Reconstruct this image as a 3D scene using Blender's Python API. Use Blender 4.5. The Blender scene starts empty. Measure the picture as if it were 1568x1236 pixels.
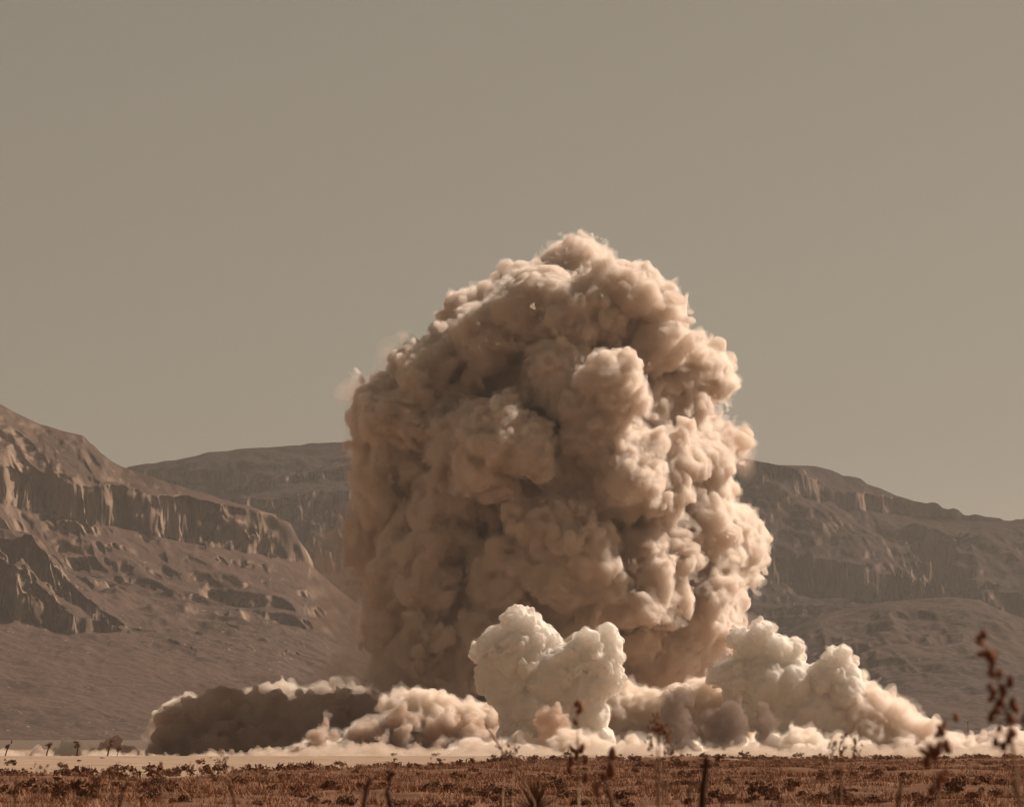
import bpy, bmesh, math, random, sys
import numpy as np
import openvdb
from mathutils import Vector, Matrix

# ------------------------------------------------------------------ camera
C = bpy.context.scene
FPX = 6385.0                 # focal length in pixels of the 1568 px wide photograph
CX, HY, CY = 784.0, 1130.0, 618.0
CAMH = 2.0
cam_d = bpy.data.cameras.new('camera'); cam = bpy.data.objects.new('camera', cam_d); C.collection.objects.link(cam)
cam_d.sensor_width = 36.0; cam_d.lens = 18.0 / (784.0 / FPX)
PITCH = math.atan((HY - CY) / FPX)
cam.location = (0, 0, CAMH); cam.rotation_euler = (math.pi / 2 + PITCH, 0, 0)
cam_d.clip_start = 0.5; cam_d.clip_end = 60000
cam_d.dof.use_dof = True; cam_d.dof.focus_distance = 700.0; cam_d.dof.aperture_fstop = 4.5
C.camera = cam

def at(px, py, D):
    """world point at forward distance D (along +Y) seen at photo pixel px, py"""
    a = PITCH + math.atan((CY - py) / FPX)
    d = D * math.cos(PITCH)
    X = (px - CX) / FPX * D / math.cos(PITCH)   # small-angle
    return Vector((X, D, CAMH + D * math.tan(a)))

# ------------------------------------------------------------------ world and sun
SUN_AZ, SUN_EL = 34.0, 40.0      # azimuth measured from +X (right) towards +Y (away from the camera)
sd = Vector((math.cos(math.radians(SUN_EL)) * math.cos(math.radians(SUN_AZ)),
             math.cos(math.radians(SUN_EL)) * math.sin(math.radians(SUN_AZ)), math.sin(math.radians(SUN_EL))))
w = bpy.data.worlds.new('World'); C.world = w; w.use_nodes = True
nt = w.node_tree; bg = nt.nodes['Background']
sky = nt.nodes.new('ShaderNodeTexSky'); sky.sky_type = 'NISHITA'; sky.sun_disc = False
sky.sun_elevation = math.radians(SUN_EL); sky.sun_rotation = math.radians(90 - SUN_AZ)
sky.dust_density = 3.0; sky.air_density = 1.0; sky.altitude = 1200
hsv = nt.nodes.new('ShaderNodeHueSaturation'); hsv.inputs['Saturation'].default_value = 0.06
mul = nt.nodes.new('ShaderNodeMix'); mul.data_type = 'RGBA'; mul.blend_type = 'MULTIPLY'; mul.inputs['Factor'].default_value = 1.0
nt.links.new(sky.outputs[0], hsv.inputs['Color']); nt.links.new(hsv.outputs[0], mul.inputs[6])
mul.inputs[7].default_value = (0.53, 0.463, 0.355, 1); nt.links.new(mul.outputs[2], bg.inputs['Color'])
bg.inputs['Strength'].default_value = 0.053
sl = bpy.data.lights.new('sun', 'SUN'); sl.energy = 4.9; sl.angle = math.radians(0.5); sl.color = (1.0, 0.855, 0.725)
so = bpy.data.objects.new('sun', sl); C.collection.objects.link(so)
so.rotation_euler = sd.to_track_quat('Z', 'Y').to_euler()
C.view_settings.view_transform = 'Standard'; C.view_settings.look = 'None'
C.view_settings.exposure = 0.55; C.view_settings.gamma = 1.0
C.cycles.use_denoising = True
C.cycles.max_bounces = 12; C.cycles.diffuse_bounces = 3; C.cycles.volume_bounces = 12
C.cycles.transparent_max_bounces = 32
C.cycles.use_adaptive_sampling = True; C.cycles.adaptive_threshold = 0.02

# ------------------------------------------------------------------ helpers
def tag(o, label=None, cat=None, group=None, kind=None):
    if label: o['label'] = label
    if cat: o['category'] = cat
    if group: o['group'] = group
    if kind: o['kind'] = kind
    return o

def mesh_obj(name, verts, faces, mat, parent=None, smooth=True):
    me = bpy.data.meshes.new(name)
    verts = np.asarray(verts, dtype=np.float32); faces = np.asarray(faces, dtype=np.int32)
    k = faces.shape[1]
    me.vertices.add(len(verts)); me.vertices.foreach_set('co', verts.ravel())
    me.loops.add(faces.size); me.loops.foreach_set('vertex_index', faces.ravel())
    me.polygons.add(len(faces)); me.polygons.foreach_set('loop_start', np.arange(0, faces.size, k, dtype=np.int32))
    me.update(calc_edges=True)
    if smooth: me.polygons.foreach_set('use_smooth', np.ones(len(faces), dtype=bool))
    me.validate()
    if mat: me.materials.append(mat)
    o = bpy.data.objects.new(name, me); C.collection.objects.link(o)
    if parent: o.parent = parent
    return o

def interp_matrix(n, m, off):
    """cubic B-spline weights taking m lattice samples to n points; off in [0,1)"""
    t = (np.arange(n) / max(n - 1, 1)) * (m - 4) + 1 + off
    i = np.floor(t).astype(int); f = t - i
    W = np.zeros((n, m), dtype=np.float32)
    w0 = (1 - f) ** 3 / 6; w1 = (3 * f ** 3 - 6 * f ** 2 + 4) / 6; w2 = (-3 * f ** 3 + 3 * f ** 2 + 3 * f + 1) / 6; w3 = f ** 3 / 6
    for k, ww in enumerate((w0, w1, w2, w3)):
        W[np.arange(n), np.clip(i - 1 + k, 0, m - 1)] += ww
    return W

def grid_noise(shape, vox, wavelength, rng):
    """smooth noise of unit variance on a 3-D grid; wavelength in the same unit as vox"""
    ms = [max(5, int(round(s * vox / wavelength)) + 5) for s in shape]
    lat = rng.standard_normal(ms).astype(np.float32)
    a = lat
    for ax in range(3):
        W = interp_matrix(shape[ax], ms[ax], 0.5 * rng.random())
        a = np.moveaxis(np.tensordot(W, a, axes=(1, ax)), 0, ax)
    return a / 0.33

def warp_points(P, layers, rng):
    """turbulent offset of points by smooth vector noise; layers = [(wavelength, amplitude), ...]"""
    for lam, amp in layers:
        
        lat = rng.standard_normal((97, 97, 97, 3)).astype(np.float32)
        t = P / lam + 500; i = np.floor(t).astype(int); f = t - i; f = f * f * (3 - 2 * f)
        off = np.zeros_like(P)
        for dx in (0, 1):
            for dy in (0, 1):
                for dz in (0, 1):
                    ww = (f[:, 0] if dx else 1 - f[:, 0]) * (f[:, 1] if dy else 1 - f[:, 1]) * (f[:, 2] if dz else 1 - f[:, 2])
                    off += ww[:, None] * lat[(i[:, 0] + dx) % 97, (i[:, 1] + dy) % 97, (i[:, 2] + dz) % 97]
        P = P + off * amp
    return P

VOX = 2.2
class Cloud:
    """signed field (positive inside) on a regular grid in photo-pixel units: x = px, y = depth, z = -py"""
    def __init__(s, x0, x1, py0, py1, d0, d1, vox, rng=None):
        s.rng = rng
        s.v = vox; s.o = np.array([x0, d0, -py1], float)
        s.n = [int((x1 - x0) / vox), int((d1 - d0) / vox), int((py1 - py0) / vox)]
        s.F = np.full(s.n, -60.0, dtype=np.float32)
    def stamp(s, c, r, sx=1, sy=1, sz=1):
        c = np.asarray(c, float); pad = 16
        lo = np.maximum(((c - s.o - (r * np.array([sx, sy, sz]) + pad)) / s.v).astype(int), 0)
        hi = np.minimum(((c - s.o + (r * np.array([sx, sy, sz]) + pad)) / s.v).astype(int) + 1, s.n)
        if (hi <= lo).any(): return
        ax = [((np.arange(lo[k], hi[k]) * s.v + s.o[k]) - c[k]).astype(np.float32) / (sx, sy, sz)[k] for k in range(3)]
        d = np.sqrt(ax[0][:, None, None] ** 2 + ax[1][None, :, None] ** 2 + ax[2][None, None, :] ** 2)
        sub = s.F[lo[0]:hi[0], lo[1]:hi[1], lo[2]:hi[2]]
        np.maximum(sub, r - d, out=sub)
    def val(s, P):
        i = np.clip(((P - s.o) / s.v).astype(int), 0, np.array(s.n) - 1)
        return s.F[i[:, 0], i[:, 1], i[:, 2]]
    def children(s, parents, r0, r1, density, rng, out=0.75, band=0.5, stray=3.0):
        """puffs budding from the outer surface of the parents"""
        res = []
        for p in parents:
            c = np.array(p[:3], float); R = p[3]
            n = max(1, int(density * (R / (0.5 * (r0 + r1))) ** 2))
            u = rng.standard_normal((n, 3)); u /= np.linalg.norm(u, axis=1)[:, None]
            P = c + u * R
            rr = r0 + (r1 - r0) * rng.random(n) ** 1.6
            f = s.val(P)
            for k in range(n):
                if f[k] < band * rr[k] * 0.6 + 1 and f[k] > -stray * rr[k]:
                    q = c + u[k] * (R - rr[k] * (1 - out))
                    res.append((q[0], q[1], q[2], rr[k]))
        for q in res: s.stamp(q[:3], q[3])
        return res
    def billow(s, lam, amp, rng, mask=None):
        n = np.sqrt(grid_noise(s.n, s.v, lam, rng) ** 2 + 0.04) - 0.62
        if mask is not None: n *= mask
        s.F += amp * n
    def rough(s, lam, amp, rng, mask=None):
        n = grid_noise(s.n, s.v, lam, rng)
        if mask is not None: n *= mask
        s.F += amp * n
    def fringe(s, grow, lam, rng):
        """a loosened copy of the field: its surface lies a little outside, torn by fine noise"""
        f = Cloud.__new__(Cloud); f.v, f.o, f.n, f.rng = s.v, s.o, s.n, rng
        f.F = s.F + grow + grow * 0.9 * grid_noise(s.n, s.v, lam, rng) + grow * 0.5 * grid_noise(s.n, s.v, lam * 0.45, rng)
        return f
    def close(s):
        for k in range(3):
            sl = [slice(None)] * 3
            for e in (0, -1):
                sl[k] = e; s.F[tuple(sl)] = -5
    def mesh(s, name, mat, D, parent=None, warp=None):
        s.close()
        g = openvdb.FloatGrid(5.0)
        A = np.clip(s.F, -5, 5).astype(np.float32)
        g.copyFromArray(-A, tolerance=0.0)
        pts, quads = g.convertToQuads(isovalue=0.0)
        P = np.asarray(pts, dtype=np.float64) * s.v + s.o
        if warp: P = warp_points(P, warp, s.rng)
        sc = D / FPX
        V = np.empty_like(P)
        V[:, 0] = (P[:, 0] - CX) * (D + P[:, 1] * sc) / FPX
        V[:, 1] = D + P[:, 1] * sc
        V[:, 2] = CAMH + (P[:, 2] + HY) * (D + P[:, 1] * sc) / FPX
        print(name, len(V), 'verts')
        return mesh_obj(name, V, quads, mat, parent)

    # (methods of Cloud, continued)
    def carve(s, c, r, sx=1, sy=1, sz=1):
        """scoop a hollow out of what has been stamped so far"""
        c = np.asarray(c, float)
        lo = np.maximum(((c - s.o - (r * np.array([sx, sy, sz]) + 8)) / s.v).astype(int), 0)
        hi = np.minimum(((c - s.o + (r * np.array([sx, sy, sz]) + 8)) / s.v).astype(int) + 1, s.n)
        if (hi <= lo).any(): return
        ax = [((np.arange(lo[k], hi[k]) * s.v + s.o[k]) - c[k]).astype(np.float32) / (sx, sy, sz)[k] for k in range(3)]
        d = np.sqrt(ax[0][:, None, None] ** 2 + ax[1][None, :, None] ** 2 + ax[2][None, None, :] ** 2)
        sub = s.F[lo[0]:hi[0], lo[1]:hi[1], lo[2]:hi[2]]
        np.minimum(sub, d - r, out=sub)
    def outline(s, poly, slack=5.0, amp=5.0):
        """keep the column inside its overall upright outline, loosened by noise"""
        xs = np.arange(s.n[0]) * s.v + s.o[0]; zs = np.arange(s.n[2]) * s.v + s.o[2]
        X, Z = np.meshgrid(xs, zs, indexing='ij'); P = np.array([(a, -b) for a, b in poly], float)
        d2 = np.full(X.shape, 1e9); ins = np.zeros(X.shape, bool)
        for k in range(len(P)):
            a, b = P[k], P[(k + 1) % len(P)]; e = b - a
            t = np.clip(((X - a[0]) * e[0] + (Z - a[1]) * e[1]) / (e @ e), 0, 1)
            d2 = np.minimum(d2, (X - a[0] - t * e[0]) ** 2 + (Z - a[1] - t * e[1]) ** 2)
            c = ((a[1] <= Z) != (b[1] <= Z)); 
            with np.errstate(divide='ignore', invalid='ignore'):
                xx = a[0] + (Z - a[1]) / (e[1] if e[1] else 1e-9) * e[0]
            ins ^= c & (X < xx)
        S = (np.where(ins, 1, -1) * np.sqrt(d2) + slack).astype(np.float32)
        n = grid_noise(s.n, s.v, 22, s.rng)
        np.minimum(s.F, S[:, None, :] + amp * n, out=s.F)

# ------------------------------------------------------------------ materials
def new_mat(name):
    m = bpy.data.materials.new(name); m.use_nodes = True
    t = m.node_tree; t.nodes.clear()
    return m, t, t.nodes.new('ShaderNodeOutputMaterial')

def dust_mat(name, surf_col, vol_col, density, surf=0.03, aniso=0.1, mottle=None):
    """airborne dust: an even medium fills the shape; a faint skin of grains sits on its surface"""
    m, t, out = new_mat(name)
    if surf > 0:
        d = t.nodes.new('ShaderNodeBsdfDiffuse'); d.inputs['Color'].default_value = (*surf_col, 1)
        if mottle:
            tc = t.nodes.new('ShaderNodeTexCoord'); n = t.nodes.new('ShaderNodeTexNoise'); n.inputs['Scale'].default_value = 0.16; n.inputs['Detail'].default_value = 5
            r = t.nodes.new('ShaderNodeMapRange'); r.inputs['From Min'].default_value = 0.4; r.inputs['From Max'].default_value = 0.6
            mc = t.nodes.new('ShaderNodeMix'); mc.data_type = 'RGBA'; mc.inputs[6].default_value = (*surf_col, 1); mc.inputs[7].default_value = (*mottle, 1)
            t.links.new(tc.outputs['Object'], n.inputs['Vector']); t.links.new(n.outputs['Fac'], r.inputs['Value']); t.links.new(r.outputs[0], mc.inputs['Factor']); t.links.new(mc.outputs[2], d.inputs['Color'])
        tr = t.nodes.new('ShaderNodeBsdfTransparent'); mx = t.nodes.new('ShaderNodeMixShader'); mx.inputs[0].default_value = surf
        t.links.new(tr.outputs[0], mx.inputs[1]); t.links.new(d.outputs[0], mx.inputs[2]); t.links.new(mx.outputs[0], out.inputs['Surface'])
    v = t.nodes.new('ShaderNodeVolumeScatter'); v.inputs['Color'].default_value = (*vol_col, 1)
    v.inputs['Density'].default_value = density; v.inputs['Anisotropy'].default_value = aniso
    va = t.nodes.new('ShaderNodeVolumeAbsorption'); va.inputs['Color'].default_value = (*vol_col, 1); va.inputs['Density'].default_value = density
    ad = t.nodes.new('ShaderNodeAddShader'); t.links.new(v.outputs[0], ad.inputs[0]); t.links.new(va.outputs[0], ad.inputs[1])
    t.links.new(ad.outputs[0], out.inputs['Volume'])
    return m

def noise_mat(name, c1, c2, scale, c3=None, scale3=None, rough=0.95, coord='Object', detail=6, lo=0.38, hi=0.62):
    m, t, out = new_mat(name)
    b = t.nodes.new('ShaderNodeBsdfPrincipled'); b.inputs['Roughness'].default_value = rough
    b.inputs['Specular IOR Level'].default_value = 0.1
    tc = t.nodes.new('ShaderNodeTexCoord')
    def layer(sc, lo, hi):
        n = t.nodes.new('ShaderNodeTexNoise'); n.inputs['Scale'].default_value = sc; n.inputs['Detail'].default_value = detail
        t.links.new(tc.outputs[coord], n.inputs['Vector'])
        r = t.nodes.new('ShaderNodeMapRange'); r.inputs['From Min'].default_value = lo; r.inputs['From Max'].default_value = hi
        t.links.new(n.outputs['Fac'], r.inputs['Value']); return r.outputs['Result']
    mx = t.nodes.new('ShaderNodeMix'); mx.data_type = 'RGBA'; mx.inputs[6].default_value = (*c1, 1); mx.inputs[7].default_value = (*c2, 1)
    t.links.new(layer(scale, lo, hi), mx.inputs['Factor']); last = mx.outputs[2]
    if c3:
        m2 = t.nodes.new('ShaderNodeMix'); m2.data_type = 'RGBA'; m2.inputs[7].default_value = (*c3, 1)
        t.links.new(last, m2.inputs[6]); t.links.new(layer(scale3, 0.5, 0.65), m2.inputs['Factor']); last = m2.outputs[2]
    t.links.new(last, b.inputs['Base Color']); t.links.new(b.outputs[0], out.inputs['Surface'])
    return m

# ------------------------------------------------------------------ ground
def noise2(X, Y, lam, rng, n=256):
    lat = rng.standard_normal((n, n)).astype(np.float32)
    u = X / lam + 1000.37; v = Y / lam + 1000.71
    i = np.floor(u).astype(int); j = np.floor(v).astype(int); f = u - i; g = v - j
    f = f * f * f * (f * (6 * f - 15) + 10); g = g * g * g * (g * (6 * g - 15) + 10)
    i0, i1, j0, j1 = i % n, (i + 1) % n, j % n, (j + 1) % n
    return (lat[i0, j0] * (1 - f) + lat[i1, j0] * f) * (1 - g) + (lat[i0, j1] * (1 - f) + lat[i1, j1] * f) * g

def grid_mesh(name, X, Y, Z, mat):
    n, m = X.shape
    idx = np.arange(n * m).reshape(n, m)
    F = np.stack([idx[:-1, :-1], idx[1:, :-1], idx[1:, 1:], idx[:-1, 1:]], -1).reshape(-1, 4)
    return mesh_obj(name, np.stack([X, Y, Z], -1).reshape(-1, 3), F, mat)

GRNG = np.random.default_rng(3)
def edge_y(X):       # where the scrub stops and the bare pale flat begins
    t = np.clip((X + 20) / 28, 0, 1); return 209 + 150 * t * t * (3 - 2 * t) + 0.35 * np.clip(X - 8, 0, 60)
def ground_z(X, Y):
    r = np.random.default_rng(11)
    m = np.clip((edge_y(X) + 10 - Y) / 20, 0, 1)
    z = 0.14 * noise2(X, Y, 9, r) + 0.05 * noise2(X, Y, 3, r) + 0.03 * noise2(X, Y, 1.1, r)
    s1 = np.clip((Y - 420) / 500, 0, 1); s2 = np.clip((Y - 2000) / 1000, 0, 1)
    return z * m - 3.3 * s1 * s1 * (3 - 2 * s1) * (1 - s2 * s2 * (3 - 2 * s2))

m_ground, t, out = new_mat('ground_soil')
b = t.nodes.new('ShaderNodeBsdfPrincipled'); b.inputs['Roughness'].default_value = 1; b.inputs['Specular IOR Level'].default_value = 0.05
g = t.nodes.new('ShaderNodeNewGeometry'); sp = t.nodes.new('ShaderNodeSeparateXYZ'); t.links.new(g.outputs['Position'], sp.inputs[0])
mE = t.nodes.new('ShaderNodeMapRange'); mE.interpolation_type = 'SMOOTHSTEP'
for k_, v_ in (('From Min', -20), ('From Max', 8), ('To Min', 209), ('To Max', 359)): mE.inputs[k_].default_value = v_
t.links.new(sp.outputs[0], mE.inputs['Value'])
mA = t.nodes.new('ShaderNodeMath'); mA.operation = 'SUBTRACT'; t.links.new(sp.outputs[1], mA.inputs[0]); t.links.new(mE.outputs[0], mA.inputs[1])
n1 = t.nodes.new('ShaderNodeTexNoise'); n1.inputs['Scale'].default_value = 0.2; n1.inputs['Detail'].default_value = 5; t.links.new(g.outputs['Position'], n1.inputs['Vector'])
mB = t.nodes.new('ShaderNodeMath'); mB.operation = 'MULTIPLY_ADD'; mB.inputs[1].default_value = 60; t.links.new(n1.outputs['Fac'], mB.inputs[0]); t.links.new(mA.outputs[0], mB.inputs[2])
mr = t.nodes.new('ShaderNodeMapRange'); mr.inputs['From Min'].default_value = 27; mr.inputs['From Max'].default_value = 34; t.links.new(mB.outputs[0], mr.inputs['Value'])
n2 = t.nodes.new('ShaderNodeTexNoise'); n2.inputs['Scale'].default_value = 0.6; n2.inputs['Detail'].default_value = 8; t.links.new(g.outputs['Position'], n2.inputs['Vector'])
cr = t.nodes.new('ShaderNodeValToRGB'); cr.color_ramp.elements[0].position = 0.35; cr.color_ramp.elements[0].color = (0.085, 0.04, 0.023, 1)
cr.color_ramp.elements[1].position = 0.66; cr.color_ramp.elements[1].color = (0.17, 0.084, 0.047, 1); t.links.new(n2.outputs['Fac'], cr.inputs[0])
mx = t.nodes.new('ShaderNodeMix'); mx.data_type = 'RGBA'; t.links.new(cr.outputs[0], mx.inputs[6])
n3 = t.nodes.new('ShaderNodeTexNoise'); n3.inputs['Scale'].default_value = 0.25; n3.inputs['Detail'].default_value = 7; t.links.new(g.outputs['Position'], n3.inputs['Vector'])
cp = t.nodes.new('ShaderNodeValToRGB'); cp.color_ramp.elements[0].position = 0.36; cp.color_ramp.elements[0].color = (0.22, 0.145, 0.095, 1)
cp.color_ramp.elements[1].position = 0.6; cp.color_ramp.elements[1].color = (0.34, 0.24, 0.17, 1); t.links.new(n3.outputs['Fac'], cp.inputs[0]); t.links.new(cp.outputs[0], mx.inputs[7])
t.links.new(mr.outputs[0], mx.inputs['Factor']); 
# scrub plain again beyond the dusted flat
mf = t.nodes.new('ShaderNodeMapRange'); mf.inputs['From Min'].default_value = 1600; mf.inputs['From Max'].default_value = 1900; t.links.new(sp.outputs[1], mf.inputs['Value'])
mx2 = t.nodes.new('ShaderNodeMix'); mx2.data_type = 'RGBA'; t.links.new(mx.outputs[2], mx2.inputs[6]); mx2.inputs[7].default_value = (0.11, 0.078, 0.056, 1); t.links.new(mf.outputs[0], mx2.inputs['Factor'])
t.links.new(mx2.outputs[2], b.inputs['Base Color']); t.links.new(b.outputs[0], out.inputs['Surface'])

def axis_steps(a):
    return np.array(a, float)
ys = np.concatenate([np.arange(-60, 60, 6), np.arange(60, 460, 0.8), np.geomspace(460, 42000, 140)])
us = np.concatenate([-np.geomspace(30000, 95, 40), np.arange(-90, 110, 1.0), np.geomspace(112, 30000, 40)])
XX, YY = np.meshgrid(us, ys, indexing='ij')
tag(grid_mesh('ground', XX, YY, ground_z(XX, YY), m_ground), kind='structure')

# ------------------------------------------------------------------ mountains
def rock_mat(name, rock, rock2, scrub, scrub2, steep0=0.50, steep1=0.70):
    m, t, out = new_mat(name)
    b = t.nodes.new('ShaderNodeBsdfPrincipled'); b.inputs['Roughness'].default_value = 1; b.inputs['Specular IOR Level'].default_value = 0.05
    g = t.nodes.new('ShaderNodeNewGeometry'); sp = t.nodes.new('ShaderNodeSeparateXYZ'); t.links.new(g.outputs['Normal'], sp.inputs[0])
    def nz(sc, lo, hi, det=8, vec=None):
        n = t.nodes.new('ShaderNodeTexNoise'); n.inputs['Scale'].default_value = sc; n.inputs['Detail'].default_value = det
        t.links.new(vec or g.outputs['Position'], n.inputs['Vector'])
        r = t.nodes.new('ShaderNodeMapRange'); r.inputs['From Min'].default_value = lo; r.inputs['From Max'].default_value = hi
        t.links.new(n.outputs['Fac'], r.inputs['Value']); return r.outputs[0]
    def mix(a, b_, f):
        m_ = t.nodes.new('ShaderNodeMix'); m_.data_type = 'RGBA'
        for k, v in ((6, a), (7, b_)):
            if isinstance(v, tuple): m_.inputs[k].default_value = (*v, 1)
            else: t.links.new(v, m_.inputs[k])
        t.links.new(f, m_.inputs['Factor']); return m_.outputs[2]
    mp = t.nodes.new('ShaderNodeMapping'); mp.inputs['Scale'].default_value = (1, 1, 0.25); t.links.new(g.outputs['Position'], mp.inputs[0])
    ms = t.nodes.new('ShaderNodeMapping'); ms.inputs['Scale'].default_value = (0.12, 0.12, 2.2); t.links.new(g.outputs['Position'], ms.inputs[0])
    rk = mix(rock2, rock, nz(0.035, 0.4, 0.62, vec=mp.outputs[0]))
    sc = mix(scrub, scrub2, nz(0.09, 0.42, 0.6)); sc = mix(sc, scrub2, nz(0.22, 0.53, 0.60, det=3)); sc = mix(sc, rock, nz(0.22, 0.64, 0.74, det=3)); sc = mix(sc, scrub, nz(0.012, 0.45, 0.65, vec=ms.outputs[0]))
    st = t.nodes.new('ShaderNodeMapRange'); st.inputs['From Min'].default_value = steep1; st.inputs['From Max'].default_value = steep0
    t.links.new(sp.outputs[2], st.inputs['Value'])
    t.links.new(mix(sc, rk, st.outputs[0]), b.inputs['Base Color'])
    bp = t.nodes.new('ShaderNodeBump'); bp.inputs['Strength'].default_value = 1.0; bp.inputs['Distance'].default_value = 2.5
    nb = t.nodes.new('ShaderNodeTexNoise'); nb.inputs['Scale'].default_value = 0.08; nb.inputs['Detail'].default_value = 8; t.links.new(mp.outputs[0], nb.inputs['Vector'])
    t.links.new(nb.outputs['Fac'], bp.inputs['Height']); t.links.new(bp.outputs[0], b.inputs['Normal'])
    t.links.new(b.outputs[0], out.inputs['Surface'])
    return m

def mountain(name, D, prof, width, mat, seed, bands=(), px0=-60, px1=1630, nx=700, ny=420, spur=60, gully=18, spur_l=420, back=900, fall=1.0, dip=0.0, dip_px=100, rough=1.0, crag=1.0, quiet=None, skew=0.0):
    """ridge whose crest stands at distance D with the given skyline; slopes come down towards the camera over `width` metres.
    bands: (level, height) of cliff bands in metres above the plain"""
    r = np.random.default_rng(seed)
    X = np.linspace((px0 - CX) / FPX * D * 1.02, (px1 - CX) / FPX * D * 1.02, nx)
    pp = np.array(prof, float)
    Dl = D + skew * (X - (250 - CX) / FPX * D)
    px = X / Dl * FPX + CX
    Hc = np.array([max(0.0, at(0, y, d_).z) for y, d_ in zip(np.interp(px, pp[:, 0], pp[:, 1]), Dl)])
    S = np.concatenate([np.linspace(-back, 0, 40, endpoint=False), np.linspace(0, width, ny)])   # distance in front of the crest
    XX, SS = np.meshgrid(X, S, indexing='ij'); YY = Dl[:, None] - SS
    t_ = np.clip(SS / width, 0, 1)
    X_dip = (dip_px - CX) / FPX * D; XD = X - X_dip
    def unband(h):
        for lv, hh, pmax in bands[::-1]:
            hh = hh * np.clip((pmax - px) / 170, 0, 1) ** 1.5; hh = hh if h.ndim == 1 else hh[:, None]
            lw = lv + dip * (XD[:h.shape[0]] if h.ndim == 1 else XX)
            h = np.where(h > lw + hh, h - hh * 0.8, np.where(h > lw, lw + (h - lw) * 0.2, h))
        return h
    base = unband(Hc)[:, None] * np.where(SS < 0, 1 - 0.5 * (SS / back) ** 2, (1 - t_) ** fall)
    near = np.clip(SS / 140, 0, 1) * np.clip((1 - t_) * 5, 0, 1)
    wx = XX + 40 * noise2(XX, YY, 260, r); wy = YY + 40 * noise2(XX, YY, 260, r)
    n = spur * (noise2(wx, wy * 0.35, spur_l, r)) + spur * 0.5 * noise2(wx, wy * 0.7, spur_l * 0.45, r)
    n -= gully * 1.5 * np.sqrt(noise2(wx, wy * 0.9, spur_l * 0.25, r) ** 2 + 0.02) + gully * 0.8 * np.sqrt(noise2(wx, wy * 1.0, spur_l * 0.11, r) ** 2 + .02)
    n -= gully * 0.3 * np.abs(noise2(wx, wy * .6, spur_l * 0.045, r))
    if quiet: n = n * (0.3 + 0.7 * np.clip((px - quiet) / 200, 0, 1))[:, None]
    n = n * (0.15 + 0.85 * np.clip((base - 0.2 * Hc.max()) / (0.5 * Hc.max()), 0, 1))
    h = base + n * near
    small = np.clip(SS / 60, 0, 1) * np.clip((1 - t_) * 12, 0, 1)
    h += small * rough * (3.5 * noise2(XX, YY, 26, r) + 2.0 * noise2(XX, YY, 11, r) + 1.0 * noise2(XX, YY, 5, r))
    h += 0.6 * noise2(XX, YY, 14, r) * (SS <= 60)
    near2 = np.clip(SS / 22, 0, 1) * np.clip((1 - t_) * 5, 0, 1)
    for lv, hh, pmax in bands:
        hh = (hh * np.clip((pmax - px) / 170, 0, 1) ** 1.5)[:, None]
        k = hh * 0.2
        lv2 = lv + dip * (XX - X_dip) + (12 * noise2(XX, YY, 210, r) + 9 * noise2(XX, YY, 70, r)) * near + 3 * noise2(XX, YY, 45, r) * near2
        hh = hh * (1 + near * (np.clip(-0.2 + 0.45 * noise2(XX, YY * 0.6, 160, r), -0.85, 0.3))); k = hh * 0.2
        inband = np.clip(np.minimum(h - lv2, lv2 + k - h) / 2.0 + 0.6, 0, 1)
        h = h + inband * near2 * crag * (3.6 * (0.6 - np.abs(noise2(XX + 0.3 * YY, YY * 0.35, 34, r))) + 2.0 * (0.6 - np.abs(noise2(XX, YY * 0.5, 13, r))) + 1.0 * noise2(XX, YY, 6, r))
        h = np.where(h > lv2 + k, h + k * 4, np.where(h > lv2, lv2 + (h - lv2) * 5, h))
    h += small * np.clip((base - 0.3 * Hc.max()) / 50, 0, 1) * (0.5 + 0.5 * np.clip(noise2(XX, YY, 150, r), -1, 1)) * 1.7 * np.sin((h + 0.05 * XX + 4 * noise2(XX, YY, 110, r)) * 6.283 / 17)
    front = SS > 0
    h = np.where(front, np.minimum(h, Hc[:, None] * (1 - np.maximum(SS, 0) / D) - 0.012 * SS), h)
    h -= 3 * np.clip((t_ - 0.93) / 0.07, 0, 1)
    g = np.abs(np.gradient(h, axis=1) / np.maximum(np.gradient(SS, axis=1), 0.1))
    wS = np.clip((g - 0.75) / 0.5, 0, 1) * np.clip(SS / 10, 0, 1)
    YY = YY + wS * crag * (7 * np.abs(noise2(XX, h * 0.7, 26, r)) + 4.0 * noise2(XX, h, 12, r) + 2.2 * noise2(XX, h * 1.6, 6, r))
    return grid_mesh(name, XX, YY, h, mat)

m_rock_left = rock_mat('left_mountain_rock', (0.25, 0.175, 0.125), (0.066, 0.043, 0.032), (0.078, 0.046, 0.034), (0.042, 0.027, 0.021))
m_rock_far = rock_mat('far_ridge_rock', (0.17, 0.115, 0.085), (0.032, 0.021, 0.017), (0.033, 0.020, 0.015), (0.017, 0.012, 0.010))
m_foot = rock_mat('foothill_soil', (0.075, 0.052, 0.04), (0.035, 0.025, 0.02), (0.062, 0.039, 0.029), (0.028, 0.019, 0.015))

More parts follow.
